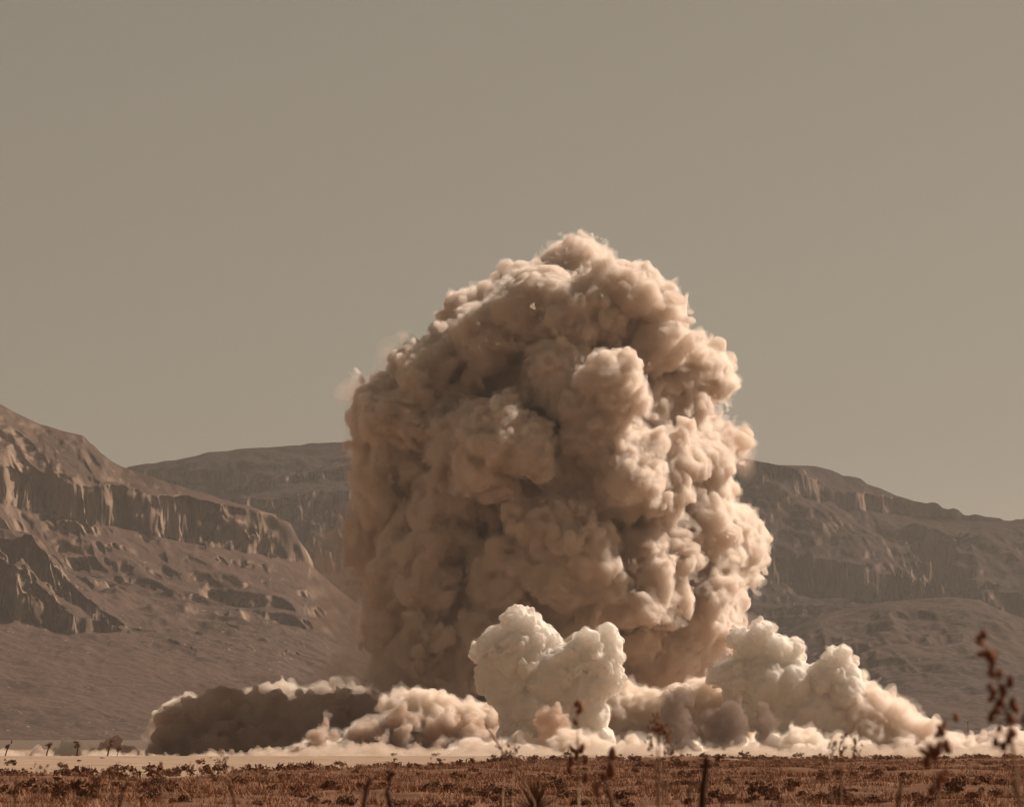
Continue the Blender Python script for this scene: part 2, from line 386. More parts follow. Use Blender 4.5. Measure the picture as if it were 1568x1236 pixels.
LM = mountain('mountain', 4000, [(-300, 560), (-60, 595), (0, 621), (22, 632), (60, 650), (92, 660), (125, 668), (140, 684), (165, 704), (187, 716), (215, 726), (260, 741), (310, 756), (355, 770), (390, 778), (420, 788), (442, 806), (458, 832), (475, 866), (520, 905), (600, 965), (700, 1035), (800, 1100), (850, 1131), (1630, 1131)],
              1000, m_rock_left, 21, bands=((108, 55, 290), (208, 42, 9999)), px0=-320, px1=900, nx=1000, ny=620, rough=0.24, spur=24, gully=9, crag=1.3, skew=0.6, spur_l=260, dip=-0.16, dip_px=100)
tag(LM, kind='structure')
RM = mountain('ridge', 5600, [(-60, 760), (150, 735), (195, 715), (270, 704), (320, 693), (380, 687), (440, 683), (520, 677), (640, 672), (800, 680), (1000, 692), (1145, 703), (1190, 712), (1250, 714), (1275, 720), (1292, 729), (1318, 733), (1328, 741), (1350, 748), (1375, 760), (1400, 768), (1425, 773), (1450, 779), (1475, 787), (1510, 793), (1568, 796), (1700, 810)],
              1500, m_rock_far, 5, bands=((175, 78, 9999), (300, 20, 9999)), px0=-60, px1=1700, nx=1100, ny=460, spur=80, gully=12, spur_l=380, rough=0.5, quiet=800, dip=-0.04, dip_px=1350)
tag(RM, kind='structure')
FM = mountain('foothill', 4300, [(900, 1120), (1080, 1040), (1180, 985), (1250, 945), (1330, 926), (1400, 918), (1460, 914), (1500, 920), (1530, 935), (1568, 948), (1640, 958), (1800, 990)],
              900, m_foot, 9, px0=880, px1=1800, nx=500, ny=260, spur=9, gully=5, spur_l=240, fall=1.15, rough=0.3)
tag(FM, kind='structure')

# ------------------------------------------------------------------ dust
m_brown = dust_mat('brown_dust', (0.60, 0.43, 0.33), (0.922, 0.858, 0.795), 0.75, surf=0.10, aniso=0.3)
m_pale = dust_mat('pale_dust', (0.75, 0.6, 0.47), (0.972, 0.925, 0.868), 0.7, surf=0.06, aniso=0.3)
m_wedge = dust_mat('pinkish_dust', (0.62, 0.47, 0.38), (0.955, 0.888, 0.825), 0.55, surf=0.05, aniso=0.3)
m_tan = dust_mat('tan_dust', (0.65, 0.48, 0.37), (0.945, 0.875, 0.80), 0.7, surf=0.02, aniso=0.3)
m_white = dust_mat('white_smoke', (0.95, 0.87, 0.79), (0.996, 0.98, 0.955), 0.75, surf=0.42, aniso=0.3)
m_strip = dust_mat('skimming_dust', (0.5, 0.37, 0.28), (0.80, 0.69, 0.585), 0.3, aniso=0.1)
m_fringe = dust_mat('torn_dust', (0.6, 0.44, 0.33), (0.95, 0.885, 0.815), 0.12, surf=0, aniso=0.3)
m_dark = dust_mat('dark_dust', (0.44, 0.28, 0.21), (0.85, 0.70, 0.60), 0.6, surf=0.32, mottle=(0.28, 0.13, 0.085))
m_grey = dust_mat('grey_dust', (0.15, 0.11, 0.085), (0.42, 0.325, 0.27), 0.40, surf=0.08)
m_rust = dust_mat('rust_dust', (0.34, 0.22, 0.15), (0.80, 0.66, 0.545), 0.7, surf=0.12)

D0 = 1200.0
rng = np.random.default_rng(8)
c = Cloud(490, 1190, 330, 1166, -350, 300, VOX, rng)
L0 = [  # px, depth, py, r : the body
 (700,0,900,165),(700,0,740,165),(730,0,650,140),(880,-20,720,210),(870,0,560,150),(955,10,560,140),(965,-20,760,165),(985,-10,900,160),
 (860,-40,950,190),(690,0,1010,130),(990,0,1020,105),(890,0,450,75),(610,0,650,78),(760,0,530,95),(840,0,450,62),(960,0,470,70),(1000,10,500,70),(1020,0,1090,80),(640,0,1080,100),(800,0,1080,140),
 (900,0,390,44),(560,0,610,36),(650,0,545,50),(690,0,525,50),(1040,0,590,75),(1050,0,680,65)]
L0b = [  # the billows that stand out
 (897,-10,376,27),(868,-10,386,24),(880,-40,405,30),(845,-10,402,24),(915,-30,398,28),(935,-20,412,28),(815,-10,420,24),(1075,-30,580,48),(1095,-20,570,26),(1060,-60,650,42),(1124,0,668,18),(1085,-30,720,40),(1100,-20,840,58),(1050,-80,840,62),(1128,-30,870,36),(1060,-110,930,60),
 (1090,-20,960,46),(745,-255,690,52),(762,-295,650,30),(798,-290,684,32),(820,-270,700,24),(940,-268,598,30),(925,-240,620,30),(925,-255,672,38),(965,-265,735,40),(985,-235,700,34),(1020,-190,712,42),(840,-260,810,44),(862,-285,800,28),(890,-285,850,36),(880,-250,880,46),(935,-275,910,34),
 (985,-260,915,34),(1010,-225,905,34),(1000,-210,840,44),(855,-205,590,32),(895,-165,468,48),(855,-150,482,34),(950,-150,455,36),(1000,-125,462,36),(1010,-150,540,40),(1040,-120,520,30),(752,-130,520,46),(800,-120,470,46),
 (640,-130,650,52),(700,-170,760,55),(600,-90,770,60),(780,-205,880,52),(650,-150,880,64),(720,-190,1000,56),(860,-215,990,40),(900,-200,1020,38),(950,-190,990,36),(1010,-150,1000,40),(1050,-100,1020,34),(640,-170,980,44),(610,-130,1030,40),(690,-200,1060,40),(560,-30,700,36),(660,-110,560,46),(700,-180,690,50)]
fl = lambda L: [(a, d, -b, r) for a, d, b, r in L]
L0, L0b = fl(L0), fl(L0b)
for q in L0: c.stamp(q[:3], q[3])
HOLLOWS = [(840,-225,630,48,0.9,1.2),(715,-205,820,62,1.5,0.8),(865,-240,765,36,1.6,0.7),(745,-160,590,38,1.5,0.7),(1010,-190,655,34,1.3,0.7),(820,-110,430,22,0.8,1.6),(1030,-150,780,30,1.4,.6),(640,-170,1010,46,1.4,1.0),(900,-250,980,34,1.8,.7),(960,-170,520,22,0.7,1.8)]
for a, d, b, r, sx, sz in HOLLOWS: c.carve((a, d, -b), r, sx, 1.3, sz)
for q in L0b: c.stamp(q[:3], q[3])
allp = L0 + L0b
L1 = c.children([q for q in allp], 12, 36, 3.6, rng, out=0.6)
for a, d, b, r, sx, sz in HOLLOWS: c.carve((a, d - 30, -b), r * 0.5, sx, 1.5, sz)
for a, b, r in [(1130, 613, 38), (1150, 742, 42), (1165, 930, 26), (1085, 482, 22), (962, 380, 16), (585, 545, 22), (690, 455, 14)]: c.carve((a, 0, -b), r, 1, 6, 1)
c.outline([(592,1180),(582,1040),(570,960),(560,880),(550,780),(536,690),(532,610),(540,580),(560,574),(585,570),(600,560),(612,540),(634,518),(662,502),(700,486),(722,465),(750,438),(782,424),(806,408),(838,388),(872,366),(905,352),(918,380),(946,410),(985,410),(1006,432),(1034,468),(1044,512),(1078,530),(1114,554),(1120,585),(1100,603),(1078,622),(1095,652),(1138,655),(1142,690),(1115,715),(1115,775),(1145,795),(1164,850),(1160,890),(1135,910),(1132,960),(1105,1010),(1100,1180)], slack=-17, amp=7)
L2 = c.children(L1, 6, 15, 2.4, rng, out=0.72, stray=0.4)
L3 = c.children([q for q in L2 if rng.random() < 0.8], 3, 6, 1.6, rng, out=0.7, stray=0.4)
c.rough(48, 4.0, rng); c.billow(40, 8.0, rng); c.billow(21, 6.5, rng); c.billow(12, 5.6, rng); c.billow(7, 3.2, rng); c.rough(44, 4, rng)
fr = c.fringe(4.4, 11, np.random.default_rng(99))
W_ = [(46, 4), (20, 2.2), (9, 0.9)]
c.rng = np.random.default_rng(5); fr.rng = np.random.default_rng(5)
o = c.mesh('dust_column', m_brown, D0, warp=W_)
fr.mesh('dust_fringe', m_fringe, D0, parent=o, warp=W_); del fr
tag(o, 'towering brown column of billowing dust rising from the blast, tallest in the scene', 'dust cloud')

COLUMN = o

def small_cloud(name, mat, D, blobs, r1, r2, r3=None, dens=(2.4, 2.0), seed=1, billow=((16, 3.0), (8, 1.8)), warp=((24, 2.0), (9, 0.8)), vox=2.0, out=0.6, floor=1170, outline=None, torn=2.2, fine_above=9999):
    rg = np.random.default_rng(seed); B = np.array([(q[0], q[1], q[2], q[3]) for q in blobs], float)
    pad = 34
    x0, x1 = (B[:, 0] - B[:, 3]).min() - pad, (B[:, 0] + B[:, 3]).max() + pad
    y0 = (B[:, 2] - B[:, 3]).min() - pad
    d0, d1 = (B[:, 1] - B[:, 3]).min() - pad, (B[:, 1] + B[:, 3]).max() + pad
    k = Cloud(x0, x1, y0, floor, d0, d1, vox, rg)
    P = [(a, d, -b, r) for a, d, b, r in blobs]
    for q in P: k.stamp(q[:3], q[3])
    A = k.children([q for q in P if -q[2] < fine_above], r1[0], r1[1], dens[0], rg, out=out) if r1 else P
    Bc = k.children(A, r2[0], r2[1], dens[1], rg, out=out + 0.08) if r2 else A
    if r3: k.children(Bc, r3[0], r3[1], 1.4, rg, out=0.7)
    for lam, amp in billow: k.billow(lam, amp, rg)
    k.rough(5.5, 0.6, rg)
    if outline: k.outline(outline, 3, 2.5)
    fr = k.fringe(torn, 11, np.random.default_rng(seed + 500)) if torn else None
    k.rng = np.random.default_rng(seed + 9)
    o = k.mesh(name, mat, D, warp=list(warp))
    if fr:
        fr.rng = np.random.default_rng(seed + 9); fr.mesh('dust_fringe', m_fringe, D, parent=o, warp=list(warp))
    return o

def bank(D, x0, x1, tops, seed, n, rmin=7, rmax=26, depth=70, shape=1.7):
    """puffs of mixed size heaped under a ragged crest line"""
    rg = np.random.default_rng(seed); bl = []
    for _ in range(n):
        x = rg.uniform(x0, x1); top = np.interp(x, [a for a, b in tops], [b for a, b in tops]) + 5 * rg.standard_normal()
        r = rmin + (rmax - rmin) * rg.random() ** shape; r = min(r, max(5, (1170 - top) * 0.55))
        u = rg.random() ** 1.3; y = top + r + u * max(0, 1160 - top - r)
        d = -depth * (u ** 0.8) * rg.uniform(0.5, 1.0) + rg.uniform(-12, 12) * 1.0 + depth * 0.4
        bl.append((x, d, y, r))
    for x in np.arange(x0 + 12, x1 - 8, 14):        # the mass behind them
        top = np.interp(x, [a for a, b in tops], [b for a, b in tops]); r = max(6, (1170 - top) * 0.36)
        bl.append((x, depth * 0.3, top + r * 1.25, r)); bl.append((x, depth * 0.1, 1164 - r * 0.5, r))
    return bl

# paler billows thrown out of the column towards the sun
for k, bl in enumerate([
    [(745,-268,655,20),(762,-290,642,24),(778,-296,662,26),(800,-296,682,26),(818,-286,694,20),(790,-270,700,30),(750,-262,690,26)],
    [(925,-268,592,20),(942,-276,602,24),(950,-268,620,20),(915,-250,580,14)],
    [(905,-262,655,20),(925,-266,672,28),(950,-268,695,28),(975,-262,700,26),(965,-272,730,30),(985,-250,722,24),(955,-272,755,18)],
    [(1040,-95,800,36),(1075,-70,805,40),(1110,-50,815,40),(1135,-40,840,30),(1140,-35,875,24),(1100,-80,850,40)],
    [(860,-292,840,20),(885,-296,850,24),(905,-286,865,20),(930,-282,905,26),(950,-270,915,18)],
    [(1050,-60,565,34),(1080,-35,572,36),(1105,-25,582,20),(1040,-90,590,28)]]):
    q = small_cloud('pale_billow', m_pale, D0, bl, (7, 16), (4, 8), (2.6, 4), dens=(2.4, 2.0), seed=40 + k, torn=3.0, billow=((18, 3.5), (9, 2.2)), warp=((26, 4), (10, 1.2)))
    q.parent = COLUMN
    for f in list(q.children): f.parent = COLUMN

# the two white smoke heads in front of the column
o = small_cloud('smoke_plume', m_white, 1040, [(800,0,965,26),(822,4,978,24),(778,-6,962,14),(758,0,985,22),(745,5,998,18),(795,0,1010,48),(780,0,1050,42),(800,-5,1085,40),(795,0,1125,34),(840,0,1040,44),(870,0,1020,38),(905,0,1000,34),(930,0,995,22),(918,5,1030,30),(935,0,1012,18),(890,0,1060,40),(905,0,1100,30),(915,0,1135,28),(850,5,1080,38),(760,0,1030,32),(850,5,1125,36),(800,0,1150,26),(850,0,1152,26),(900,0,1155,24)],
                (8, 18), (4, 8), (2.5, 4), dens=(2.4, 2.0), seed=4, vox=1.6, torn=1.2, fine_above=1045, billow=((16, 2.0), (8, 1.2)))
tag(o, 'cream white smoke head with two lobes, in front of the middle of the dust column', 'smoke plume', 'white smoke plumes')
o = small_cloud('smoke_plume', m_white, 1120, [(1160,0,990,30),(1140,5,985,20),(1185,0,1000,30),(1208,5,1005,20),(1115,5,1032,22),(1135,0,1045,36),(1170,0,1050,50),(1210,0,1055,45),(1255,0,1045,30),(1280,0,1022,22),(1268,5,1040,26),(1298,5,1035,20),(1290,0,1065,34),(1240,0,1090,45),(1190,0,1100,38),(1215,0,1130,36),(1150,5,1085,34),(1275,0,1110,38),(1185,0,1140,30),(1160,0,1155,20),(1230,0,1155,24),(1280,0,1150,26)],
                (8, 18), (4, 8), (2.5, 4), dens=(2.4, 2.0), seed=14, vox=1.6, torn=1.2, fine_above=1050, billow=((16, 2.0), (8, 1.2)))
tag(o, 'brightest white smoke head at the right foot of the dust column', 'smoke plume', 'white smoke plumes')
# the surge along the ground
G = 'ground surge clouds at the foot of the column'
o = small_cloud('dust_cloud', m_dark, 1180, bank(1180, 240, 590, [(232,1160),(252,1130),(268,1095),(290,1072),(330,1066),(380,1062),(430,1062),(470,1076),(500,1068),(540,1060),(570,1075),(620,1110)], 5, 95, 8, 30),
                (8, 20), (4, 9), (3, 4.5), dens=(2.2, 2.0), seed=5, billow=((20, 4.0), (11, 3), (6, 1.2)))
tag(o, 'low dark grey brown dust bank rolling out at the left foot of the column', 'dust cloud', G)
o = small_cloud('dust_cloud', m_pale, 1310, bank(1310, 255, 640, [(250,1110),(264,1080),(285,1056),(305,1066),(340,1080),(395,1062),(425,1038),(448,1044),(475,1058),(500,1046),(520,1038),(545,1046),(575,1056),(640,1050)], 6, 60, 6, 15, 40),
                (5, 12), (3.5, 6), seed=6)  # sunlit tops of the bank, put in as a separate paler cloud
tag(o, 'thin crest of dust coloured paler for the sunlit tops of the dark bank at left', 'dust cloud', G)
o = small_cloud('dust_cloud', m_tan, 1060, bank(1060, 490, 790, [(480,1158),(505,1140),(530,1128),(548,1112),(570,1098),(600,1082),(625,1058),(650,1052),(680,1068),(700,1075),(722,1064),(745,1078),(790,1090)], 8, 90, 7, 22),
                (6, 15), (4, 8), (2.8, 4.2), dens=(2.4, 2.2), seed=8)
tag(o, 'mottled tan and brown dust billows between the dark bank and the two lobed smoke head', 'dust cloud', G)
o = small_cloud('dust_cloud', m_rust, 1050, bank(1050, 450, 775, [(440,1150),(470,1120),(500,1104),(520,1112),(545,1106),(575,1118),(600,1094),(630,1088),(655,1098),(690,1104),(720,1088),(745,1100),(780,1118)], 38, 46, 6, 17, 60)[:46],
                (6, 14), (4, 8), (2.8, 4.2), dens=(2.4, 2.2), seed=38, torn=3)  # darker coloured puffs stand in for the shadows between the lit tan tops
tag(o, 'darker reddish brown dust put in for the shadowed hollows among the mottled tan billows', 'dust cloud', G)
o = small_cloud('dust_cloud', m_tan, 1000, bank(1000, 690, 985, [(680,1150),(705,1136),(740,1142),(775,1146),(800,1124),(828,1138),(868,1120),(900,1130),(935,1140),(985,1128)], 48, 80, 4, 14, 50),
                (4, 9), (3, 5), seed=48, vox=1.7, torn=3)
tag(o, 'ragged tan dust tufts heaped around the foot of the two lobed smoke head', 'dust cloud', G)
o = small_cloud('dust_cloud', m_pale, 1010, bank(1010, 985, 1330, [(985,1134),(1020,1142),(1060,1136),(1100,1146),(1140,1130),(1165,1146),(1200,1128),(1225,1112),(1245,1130),(1290,1138),(1330,1128)], 58, 90, 4, 13, 50),
                (4, 9), (3, 5), seed=58, vox=1.7, torn=3)
tag(o, 'ragged pale dust tufts heaped around the foot of the brightest smoke head', 'dust cloud', G)
o = small_cloud('dust_cloud', m_tan, 1075, bank(1075, 440, 600, [(430,1152),(470,1142),(490,1132),(520,1138),(560,1126),(600,1120)], 28, 40, 4, 11, 40),
                (4, 8), (3, 5), seed=28, vox=1.7)
tag(o, 'low tan dust tufts in front of the right end of the dark bank', 'dust cloud', G)
o = small_cloud('dust_cloud', m_rust, 1005, [(836,0,1097,13),(850,2,1088,9),(848,-4,1108,13),(862,0,1103,8),(830,3,1108,9),(845,0,1122,11),(838,-3,1088,6),(857,-3,1092,6),(866,2,1112,7),(850,5,1136,12),(835,3,1130,9)],
                (3, 6), (2, 3.5), dens=(3, 2.4), seed=9, vox=1.3, warp=((30, 1.5), (7, 0.6)), billow=((9, 1.5), (5, 1)), torn=1.2)
tag(o, 'small brown dust ball in front of the stem of the two lobed smoke head', 'dust cloud', G)
o = small_cloud('dust_cloud', m_tan, 1125, bank(1125, 915, 1125, [(910,1100),(930,1060),(950,1045),(975,1062),(1000,1066),(1020,1075),(1045,1050),(1070,1035),(1100,1045),(1125,1060)], 10, 80, 8, 26),
                (7, 16), (4, 8), (2.8, 4.2), dens=(2.4, 2.2), seed=10)
tag(o, 'brown dust billows between the two white smoke heads', 'dust cloud', G)
o = small_cloud('dust_cloud', m_grey, 985, [(1030,0,1085,18),(1024,0,1072,12),(1040,4,1070,14),(1032,0,1105,22),(1044,0,1125,20),(1050,0,1145,16),(1032,-5,1140,14)], (5, 10), (3.5, 5), seed=11, vox=1.7, torn=0, billow=((14, 4), (7, 2)), warp=((24, 4), (8, 1.5)))
tag(o, 'grey dust puff standing left of the brightest smoke head, the leftmost of two', 'dust cloud', G)
o = small_cloud('dust_cloud', m_grey, 985, [(1114,0,1090,18),(1098,4,1102,16),(1126,0,1106,17),(1106,0,1120,22),(1088,0,1128,14),(1108,0,1145,18),(1122,4,1138,14)], (5, 10), (3.5, 5), seed=12, vox=1.7, torn=0, billow=((14, 4), (7, 2)), warp=((24, 4), (8, 1.5)))
tag(o, 'dark grey dust puff in front of the left side of the brightest smoke head', 'dust cloud', G)
o = small_cloud('dust_cloud', m_grey, 985, [(1168,0,1080,9),(1170,0,1096,12),(1172,0,1114,13),(1174,0,1132,12),(1177,0,1148,11),(1180,0,1160,9)], None, (3, 6), seed=13, vox=1.5, torn=0, billow=((14, 4), (7, 2)), warp=((24, 4), (8, 1.5)))  # dark cloud added in place of the shade down the smoke head
tag(o, 'narrow dark streak put in for the vertical shade on the brightest smoke head', 'dust cloud', G)
o = small_cloud('dust_cloud', m_wedge, 1120, bank(1120, 1240, 1625, [(1230,1140),(1270,1110),(1300,1050),(1312,1034),(1325,1042),(1335,1056),(1360,1068),(1385,1082),(1410,1100),(1440,1120),(1470,1130),(1500,1133),(1530,1126),(1560,1118),(1580,1122),(1625,1128)], 15, 150, 6, 22),
                (5, 13), (3.5, 7), (2.6, 4), dens=(2.2, 2.2), seed=15)
tag(o, 'pale pinkish dust wedge sloping down to the right beside the brightest smoke head', 'dust cloud', G)
o = small_cloud('dust_cloud', m_dark, 1080, [(150,0,1156,8),(165,0,1150,12),(182,0,1149,13),(198,0,1153,9),(175,0,1158,8)], (4, 8), (3, 5), seed=16, vox=1.7)
tag(o, 'small dark puff low on the pale flat, between the pale puff and the dark bank', 'dust cloud', G)
o = small_cloud('dust_cloud', m_dark, 1060, [(58,0,1160,6),(68,0,1158,8),(76,0,1162,5)], (3, 6), (2, 4), seed=26, vox=1.6)
tag(o, 'smallest dark puff low on the pale flat, left of the pale puff', 'dust cloud', G)
o = small_cloud('dust_cloud', m_pale, 1090, [(92,0,1156,9),(104,0,1151,12),(118,0,1156,9)], (4, 7), (3, 4), seed=17, vox=1.7)
tag(o, 'small pale puff low on the pale flat at the far left, between two dark puffs', 'dust cloud', G)

# low pale dust skimming the flat in front of everything
def dust_sheet(D, x0, x1, tops, r0, r1, seed, wob):
    rg = np.random.default_rng(seed); bl = []; x = x0
    while x < x1:
        swell = 3.5 * math.sin(x / 31.0 + seed) + 3 * math.sin(x / 13.0 + 2 * seed); top = np.interp(x, tops[0], tops[1]) + wob * (rg.standard_normal() + 0.5 * swell); r = r0 + (r1 - r0) * rg.random() ** 1.5
        for dd in (-60, -20, 25): bl.append((x + rg.uniform(-4, 4), dd + rg.uniform(-10, 10), top + r + rg.uniform(0, 3), r))
        x += r * 0.55
    o = small_cloud('ground_dust', m_strip, D, bl, (4, 8), (2.5, 4.5), seed=seed, floor=1200, vox=1.8, billow=((9, 2.5), (5, 1.5)), warp=((30, 2), (7, 1.2)), torn=0)
    tag(o, kind='stuff')
dust_sheet(960, -60, 1640, ([0, 150, 210, 260, 330, 400, 450, 520, 640, 760, 1568], [1157, 1160, 1160, 1161, 1159, 1156, 1151, 1147, 1150, 1150, 1150]), 5, 15, 18, 2.4)
dust_sheet(700, -60, 800, ([0, 300, 450, 560, 800], [1165, 1166, 1163, 1160, 1158]), 4, 12, 19, 1.6)
dust_sheet(420, -60, 640, ([0, 300, 450, 560, 640], [1172, 1172, 1170, 1168, 1166]), 4, 9, 27, 1.2)

# thin veils that soften the lee side
def veil(name, density, D, blobs, seed, col=(0.84, 0.70, 0.60), layers=(1.0, 0.78, 0.55)):
    mt = dust_mat(name, col, col, density, surf=0)
    for i, sc in enumerate(layers):
        bb = [(a, d, y, r * sc) for a, d, y, r in blobs]
        o = small_cloud(name, mt, D, bb, (12, 26), None, seed=seed + i, billow=((30, 7), (14, 3)), vox=3.2, warp=((60, 12), (25, 5)), torn=0)
        tag(o, kind='stuff')
veil('dust_haze', 0.022, 1190, [(565,0,880,50),(560,0,950,46),(562,0,800,40),(580,0,1020,50),(552,0,720,24),(512,10,872,32),(545,-10,905,30),(535,0,832,26),(548,10,985,40),(528,0,1025,30),(500,0,940,22),(600,-120,930,60),(630,-150,1040,62),(600,-60,840,56),(525,0,900,34),(690,-180,1080,48)], 50)
veil('dust_haze', 0.02, 1180, [(270,0,1100,30),(310,-20,1080,28),(250,0,1130,22),(400,-40,1070,32),(520,-20,1050,44),(470,-40,1090,50),(600,-80,1070,60)], 60)
veil('dust_haze', 0.04, 1200, [(612,20,545,26),(600,20,560,22),(560,10,600,26)], 70)
veil('dust_haze', 0.02, 1200, [(1128,0,690,26),(1120,0,770,22),(1150,10,1000,30),(1110,-60,1000,60),(1000,-180,1020,70),(1385,0,1085,22)], 80)

# ------------------------------------------------------------------ plants
m_grass = noise_mat('dry_grass', (0.44, 0.225, 0.125), (0.25, 0.12, 0.066), 0.5)
m_scrub = noise_mat('scrub_leaves', (0.15, 0.07, 0.04), (0.26, 0.13, 0.075), 3.0)
m_twig = noise_mat('dark_stem', (0.10, 0.045, 0.028), (0.06, 0.028, 0.018), 5.0)
m_stalk = noise_mat('pale_stem', (0.42, 0.27, 0.18), (0.24, 0.13, 0.08), 5.0)
m_pod = noise_mat('seed_pod', (0.27, 0.11, 0.06), (0.13, 0.052, 0.03), 14.0)
m_podlight = noise_mat('tan_seed_pod', (0.38, 0.19, 0.11), (0.2, 0.09, 0.055), 9.0)
m_leaf = noise_mat('yucca_leaf', (0.20, 0.11, 0.065), (0.11, 0.055, 0.035), 2.0)
pr = random.Random(5); PG = np.random.default_rng(77)
def gz(x, y): return float(ground_z(np.array([[x]]), np.array([[y]]))[0, 0])

def blades(P, n, h0, h1, spread, w, rng, lean=0.5):
    """n bent grass blades round each base point -> verts, faces (triangles)"""
    N = len(P) * n
    B = np.repeat(P, n, axis=0) + np.c_[rng.normal(0, spread, (N, 2)), np.zeros(N)]
    a = rng.uniform(0, 2 * np.pi, N); h = rng.uniform(h0, h1, N); L = rng.uniform(0.1, lean, N) * h
    tx, ty = np.cos(a), np.sin(a); b = rng.uniform(0, np.pi, N); sx, sy = np.cos(b) * w, np.sin(b) * w
    z0 = -0.03 * np.ones(N)
    v = np.stack([np.c_[B[:, 0] - sx, B[:, 1] - sy, B[:, 2] + z0], np.c_[B[:, 0] + sx, B[:, 1] + sy, B[:, 2] + z0], np.c_[B[:, 0] + tx * L, B[:, 1] + ty * L, B[:, 2] + h]], 1)
    return v.reshape(-1, 3), np.arange(N * 3).reshape(-1, 3)

def scatter(n, rng, y0=100, y1=470):
    Y = np.sqrt(rng.uniform(y0 ** 2, y1 ** 2, n)); X = (rng.uniform(-60, 1628, n) - CX) / FPX * Y
    k = (Y < edge_y(X) + 9 * rng.standard_normal(n)) & (rng.random(n) < 0.35 + 0.65 / (1 + np.exp(-4 * noise2(X, Y * 0.35, 5.0, np.random.default_rng(4)))))
    X, Y = X[k], Y[k]
    return np.c_[X, Y, ground_z(X[:, None], Y[:, None])[:, 0]]

P = scatter(42000, PG)
V, F = blades(P, 12, 0.06, 0.28, 0.17, 0.02, PG, lean=1.2)
tag(mesh_obj('dry_grass', V, F, m_grass, smooth=False), kind='stuff')

def bush_arrays(rng, n=260, w=0.5, h=0.4, leaf=0.045):
    """leaf-sized faces in several clumps of uneven size"""
    k = 7; cc = np.c_[rng.normal(0, w * 0.33, k), rng.normal(0, w * 0.33, k), rng.uniform(0.25, 0.75, k) * h]; rr = rng.uniform(0.22, 0.42, k) * w * 0.7
    j = rng.integers(0, k, n); u = rng.standard_normal((n, 3)); u /= np.linalg.norm(u, axis=1)[:, None]
    c0 = cc[j] + u * (rr[j] * rng.uniform(0.4, 1.1, n) ** 0.6)[:, None] * np.array([1, 1, 0.8]); c0[:, 2] = np.maximum(c0[:, 2], 0.01)
    A = rng.standard_normal((n, 3)) * leaf; Bv = rng.standard_normal((n, 3)) * leaf
    v = np.stack([c0 - A * 0.5, c0 + Bv, c0 + A], 1)
    return v.reshape(-1, 3), np.arange(n * 3).reshape(-1, 3)

def tube_arrays(path, rad, seg=6):
    path = [Vector(p) for p in path]; V = []; F = []
    for i, p in enumerate(path):
        d = (path[min(i + 1, len(path) - 1)] - path[max(i - 1, 0)]).normalized()
        q = d.to_track_quat('Z', 'Y'); r = rad[i] if hasattr(rad, '__len__') else rad
        for k in range(seg):
            a = 2 * math.pi * k / seg; V.append(p + q @ Vector((math.cos(a) * r, math.sin(a) * r, 0)))
    for i in range(len(path) - 1):
        for k in range(seg):
            F.append((i * seg + k, i * seg + (k + 1) % seg, (i + 1) * seg + (k + 1) % seg, (i + 1) * seg + k))
    return V, F

# individual shrubs: the ones that show largest
bush_me = []
for i in range(8):
    v, f = bush_arrays(PG, n=420, w=0.62, h=0.45)
    o_ = mesh_obj('desert_shrub', v, f, m_scrub, smooth=False); bush_me.append(o_.data); bpy.data.objects.remove(o_)
def shrub(x, y, s, me, label, grp):
    o = bpy.data.objects.new('desert_shrub', me); C.collection.objects.link(o)
    o.location = (x, y, gz(x, y) - 0.02); o.scale = (s, s, s * pr.uniform(0.8, 1.1)); o.rotation_euler = (0, 0, pr.uniform(0, 6.28))
    return tag(o, label, 'shrub', grp)
def ground_px(px, py):
    a = PITCH + math.atan((CY - py) / FPX); D = -CAMH / math.tan(a)
    return (px - CX) / FPX * D, D
BL = [ # px, py of the base, size, label
 (65, 1228, 1.5, 'dark round shrub at the bottom left, widest of the left corner'), (120, 1234, 1.3, 'low broad dark shrub at the bottom edge right of the round left corner shrub'),
 (515, 1216, 1.3, 'dark shrub with a pale stem under it, left of the middle'), (242, 1236, 0.9, 'dark shrub cut by the bottom edge between two bare sticks'),
 (690, 1222, 0.8, 'pair-like dark low shrub left of the spiky yucca clump'), (656, 1214, 0.8, 'small dark shrub left of the pair-like low shrub'),
 (1165, 1222, 1.1, 'dark clump right of the thick dark post'), (1462, 1216, 1.4, 'largest dark shrub in the right corner scrub'),
 (1290, 1226, 1.2, 'dark shrub under the feathery weed at right'), (1500, 1200, 0.8, 'small dark shrub near the tall podded stalk'),
 (1040, 1178, 1.4, 'wide dark shrub near the scrub edge, left of the thick dark post'), (1100, 1170, 1.1, 'wide dark shrub near the scrub edge, right of the thick dark post')]
for px, py, s, lab in BL:
    x, y = ground_px(px, py); shrub(x, y, s, bush_me[pr.randrange(8)], lab, 'shrubs named on the scrub plain')
n = 0; tries = 0
while n < 200 and tries < 5000:
    tries += 1
    py = 1238 - 66 * pr.random() ** 1.35; px = pr.uniform(-10, 1578); x, y = ground_px(px, py)
    if y > edge_y(x): continue
    shrub(x, y, pr.uniform(0.3, 0.85) * (1 + (y - 120) / 500), bush_me[pr.randrange(8)], 'small dark dry shrub scattered on the reddish brown scrub plain', 'dark shrubs scattered on the plain'); n += 1
